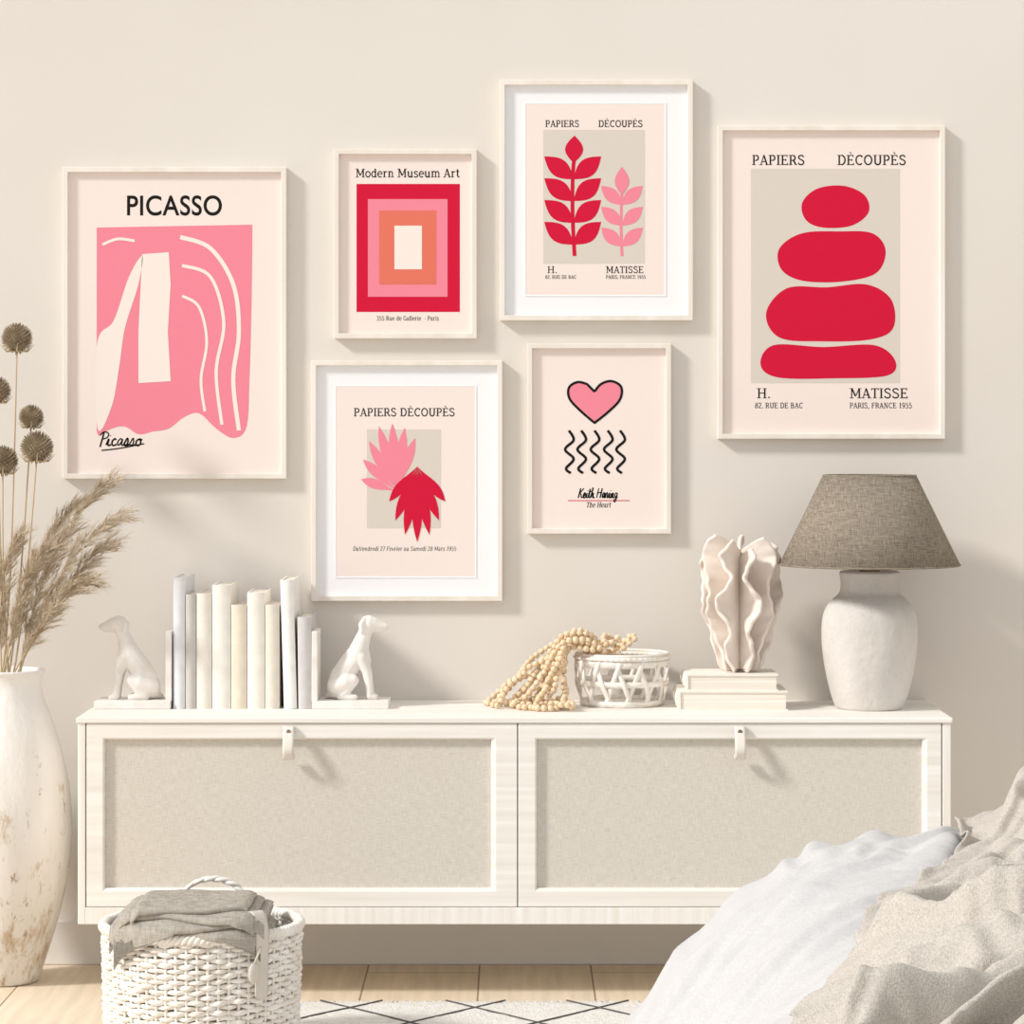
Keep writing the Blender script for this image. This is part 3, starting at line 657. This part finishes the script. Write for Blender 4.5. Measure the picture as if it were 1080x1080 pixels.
# ------------------------------------------------------------ bead garland: strands draped over the rim into a loose rounded pile
gl=thing('bead_garland',(.06,-.15,ZT),'pale wooden bead garland draped over the rim of the cane basket into a pile','garland')
br_=.0068; beads=[]
def resample(pts,step):
    pts=[Vector(p) for p in pts]; out=[pts[0]]; d0=0.0
    for a,c in zip(pts,pts[1:]):
        L=(c-a).length; pos=step-d0
        while pos<=L:
            out.append(a.lerp(c,pos/L)); pos+=step
        d0=L-(pos-step)
    return out
strings=[]; rn=random.Random(5)
zs=ZT+br_
NSd=18
for k in range(NSd):
    f_=k/(NSd-1)
    lx=-.056+.155*f_+rn.uniform(-.012,.012); ly=-.15-.085*f_+rn.uniform(-.045,.045)
    ay=-.095-.105*((k*7)%NSd)/(NSd-1); az=.733-.020*f_+rn.uniform(-.010,.006); sg=rn.uniform(-.010,.020); wv=rn.uniform(-.040,.040)
    ax=.116+.018*rn.random()
    pts=[(.195,ay+.015,.70),(.165,ay,az-.003),(ax-.004,ay-.002,az)]
    for f in (.28,.52,.76):
        pts.append((ax+(lx-ax)*f+.010*math.sin(5*f+k),ay+(ly-ay)*f+wv*math.sin(PI*f*1.4),zs+(az-zs)*(1-f)**.85-sg*math.sin(PI*f)))
    pts.append((lx+.004,ly,zs+.004)); pts.append((lx+.000,ly-.014,zs))
    rr=rn.uniform(.016,.030); d=rn.choice((-1,1))
    for q in range(1,8):
        a=PI+q*.62*d; pts.append((lx+rr*1.6+rr*1.6*math.cos(a),max(-.30,min(-.04,ly-.014+rr*math.sin(a))),zs+.004*(k%3)))
    c=crom(pts,False,10)
    c=[(p[0]+.009*nz(p[0]*30,p[2]*30,k*1.7),min(-.03,max(-.30,p[1]+.012*nz(p[0]*26,k*2.3,p[2]*26))),max(p[2],zs)) for p in c]
    c=[(min(p[0],BX-BR-.011) if p[2]<.698 and p[0]<.18 else p[0],p[1],p[2]) for p in c]
    strings.append(c); beads+=resample(c,br_*2.03)
for k in range(4):
    c=[(.195+.034*math.cos(a)+.012*k,-.118+.034*math.sin(a),.692+.010*k+.006*math.sin(3*a)) for a in [2*PI*i/40 for i in range(32)]]
    strings.append(c); beads+=resample(c,br_*2.03)
kept=[]
for p in beads:
    if all((p-q).length>br_*1.5 for q in kept): kept.append(p)
kept.sort(key=lambda p:p.y-.35*p.z)
proto=None
for n,p in enumerate(kept[:100]):
    if proto is None:
        b=MB(); b.ball((0,0,0),br_,12); o=b.build('bead',M['bead'],gl,smooth=180); o.data.transform(Matrix.Translation(ORG[gl.name])); proto=o
    else:
        o=proto.copy(); COL.objects.link(o); o.parent=gl
    o.location=p-ORG[gl.name]
b=MB()
for p in kept[100:]: b.ball(p,br_,10)
b.build('more_beads',M['bead'],gl,smooth=180,kind='stuff')
b=MB()
for c in strings: b.tube(c[::3],.001,5)
b.build('string',M['stalk'],gl,smooth=180)
# ------------------------------------------------------------ lying books and ruffled sculpture
def lying(x0,x1,Yf,dp,z0,z1,col,label):
    bt=thing('book',((x0+x1)/2,Yf+dp/2,z0),label,'book','books lying under the sculpture')
    mc=mat('lying_book_cloth',col,.8,tuple(v-8 for v in col),40,bump=.2,bscale=300); th=.003; h=z1-z0
    out=[(x1,z0),(x0+.005,z0)]
    for k in range(7):
        f=k/6; out.append((x0+.004-.005*math.sin(PI*f),z0+h*(.05+.9*f)))
    out+=[(x0+.005,z1),(x1,z1),(x1,z1-th),(x0+.008,z1-th),(x0+.008,z0+th),(x1,z0+th)]
    MB().prism(out,Yf,Yf+dp,lambda p,t:(p[0],t,p[1])).build('cover',mc,bt,smooth=35)
    MB().box(x0+.0085,x1-.004,Yf+.003,Yf+dp-.004,z0+th+.0002,z1-th-.0002).build('pages',M['stackpaper'],bt)
z1=ZT+.041; z2=z1+.0345
lying(P(714,0,-.25).x,P(831,0,-.25).x,-.25,.17,ZT,z1,(243,237,226),'larger cream book at the bottom of the lying pair')
lying(P(722,0,-.24).x,P(821,0,-.24).x,-.24,.15,z1,z2,(245,240,231),'smaller cream book lying on the larger one, under the ruffled sculpture')
SX=P(780,0,-.165).x; SY=-.165; sz=z2
H_=P(0,563,SY).z-sz
def prof_(v,tab):
    for (a,ra),(c,rc) in zip(tab,tab[1:]):
        if v<=c:
            f=(v-a)/(c-a); f=f*f*(3-2*f); return ra+(rc-ra)*f
    return tab[-1][1]
tabR=[(0,.044),(.1,.053),(.25,.070),(.45,.086),(.65,.092),(.85,.090),(.95,.080),(1,.064)]
b=MB(); NF=9
for i in range(NF):
    a0=2*PI*i/NF-PI/2+.30+.10*math.sin(i*2.3); ph=i*1.9; hh=H_*(.90+.10*((i*37)%10)/9.); Rm=.95+.06*math.sin(i*4.1); fq=2.3+.4*math.sin(i*3.3)
    def fin(u,v):
        r=max(.004,(.06+.94*u)*prof_(v,tabR)*Rm*(1+(.035*math.sin(v*2*PI*fq+ph+1.2)+.016*math.sin(v*2*PI*10+ph))*u*u))
        a=a0+.10*u*math.sin(2*PI*.8*v+ph)+(u**1.6)*(.20*math.sin(2*PI*fq*v+ph)+.025*math.sin(2*PI*9*v+2*ph))
        z=sz+hh*(v*(1-.10*(1-u)**1.5))+.006*u*math.sin(PI*v)
        return (SX+r*math.cos(a),SY+r*math.sin(a),max(sz+.005,z))
    b.grid(fin,14,90)
cs=b.build('ruffled_sculpture',M['coral'],origin=(SX,SY,sz),smooth=180,solid=.0085)
md=cs.modifiers.new('sub','SUBSURF'); md.levels=1; md.render_levels=1
tag(cs,'chalky off-white ceramic sculpture of upright ruffled fins on the lying books','sculpture')
# ------------------------------------------------------------ table lamp
LY=-.2; LX=P(917,0,LY).x; k=(LY-CY)/F
lz=lambda y:CZ-(y-HZ)*k
off=ZT-lz(746.5)
lp=thing('table_lamp',(LX,LY,ZT),'table lamp with stone-grey ceramic base and tapered taupe linen shade','lamp')
pr=[(33.5,746.5),(36.5,743),(41,730),(46,709),(49.5,686),(50.5,667),(49.5,652),(46,641),(39,632),(32.5,626),(30.5,620),(30.5,612),(31.5,606),(31.5,603.5),(29,602),(24,602.5),(22,606)]
sm=crom(pr,False,5)
MB().lathe(LX,LY,[(r*k,max(ZT,lz(y)+(off if y>740 else off*(y-600)/146))) for r,y in sm],72).build('lamp_base',M['ceramic'],lp,smooth=50)
MB().lathe(LX,LY,[(11*k,lz(606)),(11*k,lz(600)),(8*k,lz(599)),(8*k,lz(585)),(3*k,lz(584)),(3*k,lz(520))],24).build('socket',M['metal'],lp,smooth=40)
zt0,zt1=lz(595.5),lz(501.5); r0,r1=94.5*k,48.5*k
b=MB(); b.lathe(LX,LY,[(r0,zt0),(r0+(r1-r0)*.5,(zt0+zt1)/2),(r1,zt1)],96,cap=False)
sh=b.build('lamp_shade',M['shade'],lp,smooth=180,solid=.002)
b=MB()
for r,z in ((r0,zt0),(r1,zt1)): b.tube([(LX+r*math.cos(a),LY+r*math.sin(a),z) for a in [2*PI*i/96 for i in range(96)]],.002,8,True)
b.build('shade_trim',M['shade'],sh,smooth=180)
b=MB()
for q in range(3):
    a=2*PI*q/3+.4; b.tube([(LX,LY,lz(520)),(LX+r1*math.cos(a)*.99,LY+r1*math.sin(a)*.99,zt1-.004)],.0015,6)
b.build('shade_fitter',M['metal'],sh,smooth=180)
# ------------------------------------------------------------ floor vase and dried stems
VY=-.2; k=(VY-CY)/F; VX=P(5,0,VY).x; vz=lambda y:CZ-(y-HZ)*k
pr=[(33,1034.6),(37,1030),(45,1005),(56,970),(65,930),(70,890),(70.5,865),(67,825),(58,785),(47,752),(41,735),(38.5,722),(39.5,713),(42,708),(40.5,706),(37,708),(34.5,722),(36,740),(45,770)]
sm=crom(pr,False,5)
v=MB().lathe(VX,VY,[(r*k,max(0,vz(y))) for r,y in sm],80).build('floor_vase',M['vase'],origin=(VX,VY,0),smooth=180)
tag(v,'tall whitewashed clay floor vase left of the sideboard','vase')
def bez(p,n=24):
    out=[]
    for i in range(n+1):
        t=i/n; q=[Vector(x) for x in p]
        while len(q)>1: q=[a.lerp(c,t) for a,c in zip(q,q[1:])]
        out.append(q[0])
    return out
onY=P
mouth=Vector((VX,VY,vz(745)))
rnd=random.Random(3)
plumes=[((18,690),(40,600),(72,545),(116,508),-.23,'plume grass stem reaching highest to the right above the vase'),
((20,690),(48,625),(84,560),(126,548),-.27,'plume grass stem with the tip farthest right, pointing up'),
((22,690),(52,640),(86,590),(112,578),-.2,'plume grass stem just below the farthest-right tip'),
((23,692),(44,655),(70,618),(94,616),-.3,'plume grass stem arching lowest to the right'),
((14,690),(26,620),(46,565),(84,530),-.17,'plume grass stem rising steeply behind the highest one'),
((10,690),(16,635),(26,600),(52,580),-.26,'short upright plume grass stem over the right half of the vase mouth'),
((2,690),(-4,640),(2,600),(16,570),-.22,'plume grass stem standing upright in the centre of the vase')]
for i,(a,b_,c,d,Yt,lab) in enumerate(plumes):
    an_=2*PI*i/8; q0=mouth+Vector((.05*math.cos(an_)*.5,.05*math.sin(an_)*.5,0))
    pts=bez([q0,onY(a[0],a[1],VY+(Yt-VY)*.3),onY(b_[0],b_[1],VY+(Yt-VY)*.6),onY(c[0],c[1],Yt),onY(d[0],d[1],Yt)],40)
    rt=thing('plume_grass',q0,lab,'dried grass','dried plume grass in the floor vase')
    MB().tube(pts,[.0022-.0016*j/40 for j in range(41)],6).build('stalk',M['stalk'],rt,smooth=180)
    b=MB()
    # side branchlets, each carrying a tuft of fine hairs
    for h in range(54):
        f=.26+.72*(h+rnd.random())/54; j=f*40; j0=min(39,int(j)); p=pts[j0].lerp(pts[j0+1],j-j0); tg=(pts[j0+1]-pts[j0]).normalized()
        env=math.sin(PI*min(1,(f-.16)/.92))**.7
        rv=Vector((rnd.gauss(0,1),rnd.gauss(0,1),rnd.gauss(0,1))); rv=(rv-tg*rv.dot(tg)).normalized()
        Lb=(.034+.042*rnd.random())*(.4+.6*env); d0=(tg+rv*(.16+.28*rnd.random())).normalized()
        p1=p+d0*Lb*.5; p2=p1+(d0+Vector((.14,0,-.30))).normalized()*Lb*.5
        b.tube([p,p1,p2],[.0007,.0006,.0003],3)
        for g in range(24):
            t=.1+.9*rnd.random(); s0=p.lerp(p1,t*2) if t<.5 else p1.lerp(p2,t*2-1)
            r2=Vector((rnd.gauss(0,1),rnd.gauss(0,1),rnd.gauss(0,1))); r2=(r2-d0*r2.dot(d0)).normalized()
            L=.012+.022*rnd.random(); e1=s0+(d0+r2*.40).normalized()*L*.55; e2=e1+(d0+r2*.28+Vector((.1,0,-.45))).normalized()*L*.45
            w=.00036+.00028*rnd.random(); b.tube([s0,e1,e2],[w,w,w*.3],3)
    b.build('plume',M['plume'],rt,smooth=180)
heads=[(18,357,16,-.2,'dried thistle with the highest head, on a tall stem over the vase'),
(33,440,13,-.23,'smaller dried thistle head just above a larger one'),
(39,472,17,-.26,'large dried thistle head farthest to the right'),
(3,486,16,-.24,'dried thistle with the lowest head, at the left edge'),
(-4,412,15,-.16,'dried thistle half cut off by the left edge of the photo')]
for i,(x,y,r,Yt,lab) in enumerate(heads):
    kk=(Yt-CY)/F; c=onY(x,y,Yt); rr=r*kk; q0=mouth+Vector((-.02+.012*i,.02-.008*i,0))
    rt=thing('dried_thistle',q0,lab,'dried flower','dried thistles in the floor vase')
    mid=q0.lerp(c,.5)+Vector((.012*(1 if x>10 else -1),0,0))
    pts=bez([q0,Vector((VX+(c.x-VX)*.4,VY,vz(690))),mid,c-Vector((0,0,rr*.5))],24)
    MB().tube(pts,[.0022-.0006*j/24 for j in range(25)],6).build('stem',M['stalk'],rt,smooth=180)
    b=MB(); b.ball(c,rr*.74,14,(1,1,1.05))
    NS=230
    for h in range(NS):
        zz=1-2*(h+.5)/NS; a=h*2.39996; s_=math.sqrt(1-zz*zz); d=Vector((s_*math.cos(a),s_*math.sin(a),zz))
        b.tube([c+d*rr*.66,c+(d+Vector((0,0,.1))).normalized()*rr*(1+.1*rnd.random())],[rr*.085,rr*.02],3)
    b.build('flower_head',M['thistle'],rt)
    b=MB()
    for h in range(9):
        a=2*PI*h/9; d=Vector((math.cos(a),math.sin(a),0)); o0=c-Vector((0,0,rr*.75))
        b.tube([o0,o0+d*rr*.7-Vector((0,0,rr*.12)),o0+d*rr*1.15+Vector((0,0,rr*.35))],[rr*.06,rr*.05,rr*.01],4)
    b.build('bract',M['stalk'],rt,smooth=180)
# ------------------------------------------------------------ rug
RZ=.012
def rugf(): 
    b=MB()
    def f(u,v):
        x=-.55+2.1*u; y=-.47-2.2*v
        e=min(u*2.1,(1-u)*2.1,v*2.2,(1-v)*2.2); z=RZ*min(1,.25+e/.02)
        return (x+.006*noise.noise(Vector((x*20,y*20,1))),y+.008*noise.noise(Vector((x*24,y*20,4)))*(1 if v<.02 else .2),z+.0015*noise.noise(Vector((x*40,y*40,0))))
    b.grid(f,160,150); return b
rg_=thing('rug',(.5,-1.5,0),'cream wool rug with thin dark diamond lines on the floor','rug')
rugf().build('pile',M['rug'],rg_,smooth=180)
b=MB()
for i in range(-12,22):
    for sg in (1,-1):
        pts=[]
        for j in range(60):
            y=-.475-j*.036; x=i*.25+sg*(y+.4)*.85+.05
            if -.53<x<1.52: pts.append((x+.006*noise.noise(Vector((y*9,i,sg))),y,RZ+.001))
        if len(pts)>2: b.tube(pts,.0032,6,flat=.5)
b.build('line_pattern',M['rugline'],rg_,smooth=180)
b=MB()
for i in range(260):
    x=-.54+2.07*i/259+rnd.uniform(-.003,.003); L=.018+.014*rnd.random()
    b.tube([(x,-.472,.008),(x+rnd.uniform(-.006,.006),-.472+L*.5,.007),(x+rnd.uniform(-.012,.012),-.472+L,.003)],[.0026,.0024,.001],5)
b.build('fringe',M['rug'],rg_,smooth=180)
# ------------------------------------------------------------ wicker floor basket
WX,WY=P(213,0,-.96).x,-.96; WR=.180; wz=RZ+.002; WH=.247
wb=thing('wicker_basket',(WX,WY,wz),'white wicker floor basket in front of the sideboard holding a grey cloth','basket')
NS=58; rows=24
def wr(z): f=(z-wz)/(WH-wz); return WR*(.955+.045*f**.7)
b=MB()
for j in range(rows):
    z=wz+.007+(WH-wz-.013)*j/(rows-1)
    b.tube(circ(wr(z),z,290,.0046,NS/2,PI*j,WX,WY,jit=.0034,seed=j),.0046+.0007*math.sin(j*2.7),8,True)
b.build('woven_side',M['wicker'],wb,smooth=180)
b=MB()
for i in range(NS):
    a=2*PI*i/NS
    b.tube([(WX+wr(z)*math.cos(a),WY+wr(z)*math.sin(a),z) for z in (wz+.002,wz+.08,wz+.16,WH)],.0032,6)
b.build('stakes',M['wicker'],wb,smooth=180)
MB().lathe(WX,WY,[(.0005,wz),(WR*.94,wz),(WR*.94,wz+.006),(.0005,wz+.006)],48).build('bottom',M['wicker'],wb)
b=MB()
for q in range(3):
    ph=2*PI*q/3; pts=[]
    for i in range(400):
        a=2*PI*i/400; w=36*a+ph; r=WR+.002+.006*math.cos(w); pts.append((WX+r*math.cos(a),WY+r*math.sin(a),WH+.004+.006*math.sin(w)))
    b.tube(pts,.0050,7,True)
b.build('rim',M['wicker'],wb,smooth=180)
b=MB()
for q in (0,PI):
    pts=[]
    for i in range(81):
        f=i/80; th=PI*f; x=WX+.004-.067*math.cos(th); z=WH-.005+.068*math.sin(th)**.8; y=WY+.163
        pts.append((x+.002*math.cos(30*f+q),y+.0034*math.sin(30*f+q),z+.002*math.cos(30*f+q)))
    b.tube(pts,.0044,8)
b.build('handle',M['wicker'],wb,smooth=180)
aS=math.atan2(-.140,.115); rd=Vector((math.cos(aS),math.sin(aS),0)); tgv=Vector((-math.sin(aS),math.cos(aS),0)); cc=Vector((WX,WY,0))
sp=crom([(WR-.022,.19),(WR-.021,.238),(WR-.018,.276),(WR-.004,.296),(WR+.010,.288),(WR+.0185,.256),(WR+.0165,.21),(WR+.0155,.16),(WR+.0145,.140)],False,6)
def stf(u,v):
    q=sp[min(len(sp)-1,int(round(u*(len(sp)-1))))]; w=.0135
    if u>.93: w*=math.sqrt(max(.02,1-((u-.93)/.07)**2*.9))
    return cc+rd*q[0]+tgv*(w*(2*v-1))+Vector((0,0,q[1]))
st=MB().grid(stf,len(sp)-1,6).build('strap',M['strap'],wb,smooth=60,solid=.003)
tc=cc+rd*(WR+.026)-tgv*.024+Vector((0,0,.190))
MB().ball(tc,.0155,16,(.35,.75,1.25),Matrix.Rotation(aS,3,'Z')).build('toggle',M['strap'],st,smooth=180)
MB().tube([tc+Vector((0,0,.016)),tc+Vector((.006,-.001,.03)),tc+tgv*.02+Vector((0,0,.045))-rd*.006],.0018,6).build('toggle_loop',M['strap'],st,smooth=180)
# folded cloth: folded back and forth in layers with rolled front edges; the upper folds lie across the rim and one corner hangs
ct=thing('folded_cloth',(WX,WY,.2),'grey-taupe cotton cloth folded in layers on top of the wicker floor basket','cloth')
def wob(x,y,s): return .004*noise.noise(Vector((x*13,y*13,s)))+.0015*noise.noise(Vector((x*34,y*28,s+7)))
for L in range(5):
    zz=(.2465,.2675,.2785,.2895,.3000)[L]; xa=(-.150,-.156,-.146,-.134,-.112)[L]; xb=(.135,.122,.128,.112,.098)[L]; yf=(-.135,-.180,-.186,-.172,-.150)[L]; yb=.10-.012*L; rr=(.0060,.0046,.0046,.0046,.0044)[L]
    sk=(.05,-.16,.20,-.12,.18)[L]
    sec=[]
    for i in range(18): sec.append((yb+(yf-yb)*i/17,-rr))
    for i in range(1,8): sec.append((yf-rr*math.sin(PI*i/8),-rr*math.cos(PI*i/8)))
    for i in range(18): sec.append((yf+(yb-yf)*i/17,rr))
    def ff(u,v):
        x=xa+(xb-xa)*u; q=sec[min(len(sec)-1,int(round(v*(len(sec)-1))))]
        fr=max(0,min(1,(yb-q[0])/(yb-yf)))
        y=q[0]+(sk*x+.012*noise.noise(Vector((x*11,L*3.1,2))))*fr
        rm=math.sqrt(max(1e-4,((WR-.012) if L==0 else (WR+.016))**2-x*x)); over=max(0,-y-rm); y=max(-rm-.002*L*(over>0),min(rm,y))
        e=min(u,1-u); dz=-(.005 if L else .012)*(1-min(1,e/.08))**2
        droop=-.010*max(0,(-y-.150)/.04)**2 if L else 0
        return (WX+x,WY+y,zz+q[1]*(1-.3*max(0,1-e/.05))+wob(x,y,L*.2)+dz+droop-over*1.0)
    MB().grid(ff,60,len(sec)-1).build('cloth_fold',M['throw'],ct,smooth=180,solid=.0025)
# ------------------------------------------------------------ light and camera
w=bpy.data.worlds.new('daylight'); SC.world=w; w.use_nodes=True
bg=w.node_tree.nodes['Background']; bg.inputs[0].default_value=(1,.990,.976,1); bg.inputs[1].default_value=.755
sun=bpy.data.lights.new('sun','SUN'); sun.energy=2.8; sun.angle=R(8); sun.color=(1,.968,.928)
so=bpy.data.objects.new('sun',sun); COL.objects.link(so)
so.rotation_euler=Vector((.66,.31,-.5)).to_track_quat('-Z','Y').to_euler()
cam=bpy.data.cameras.new('camera'); co=bpy.data.objects.new('camera',cam); COL.objects.link(co)
cam.sensor_width=36; cam.lens=36*F/1080; cam.shift_y=-(540-HZ)/1080
co.location=(0,CY,CZ); co.rotation_euler=(R(90),0,0); cam.clip_start=.05
SC.camera=co
SC.view_settings.view_transform='Standard'
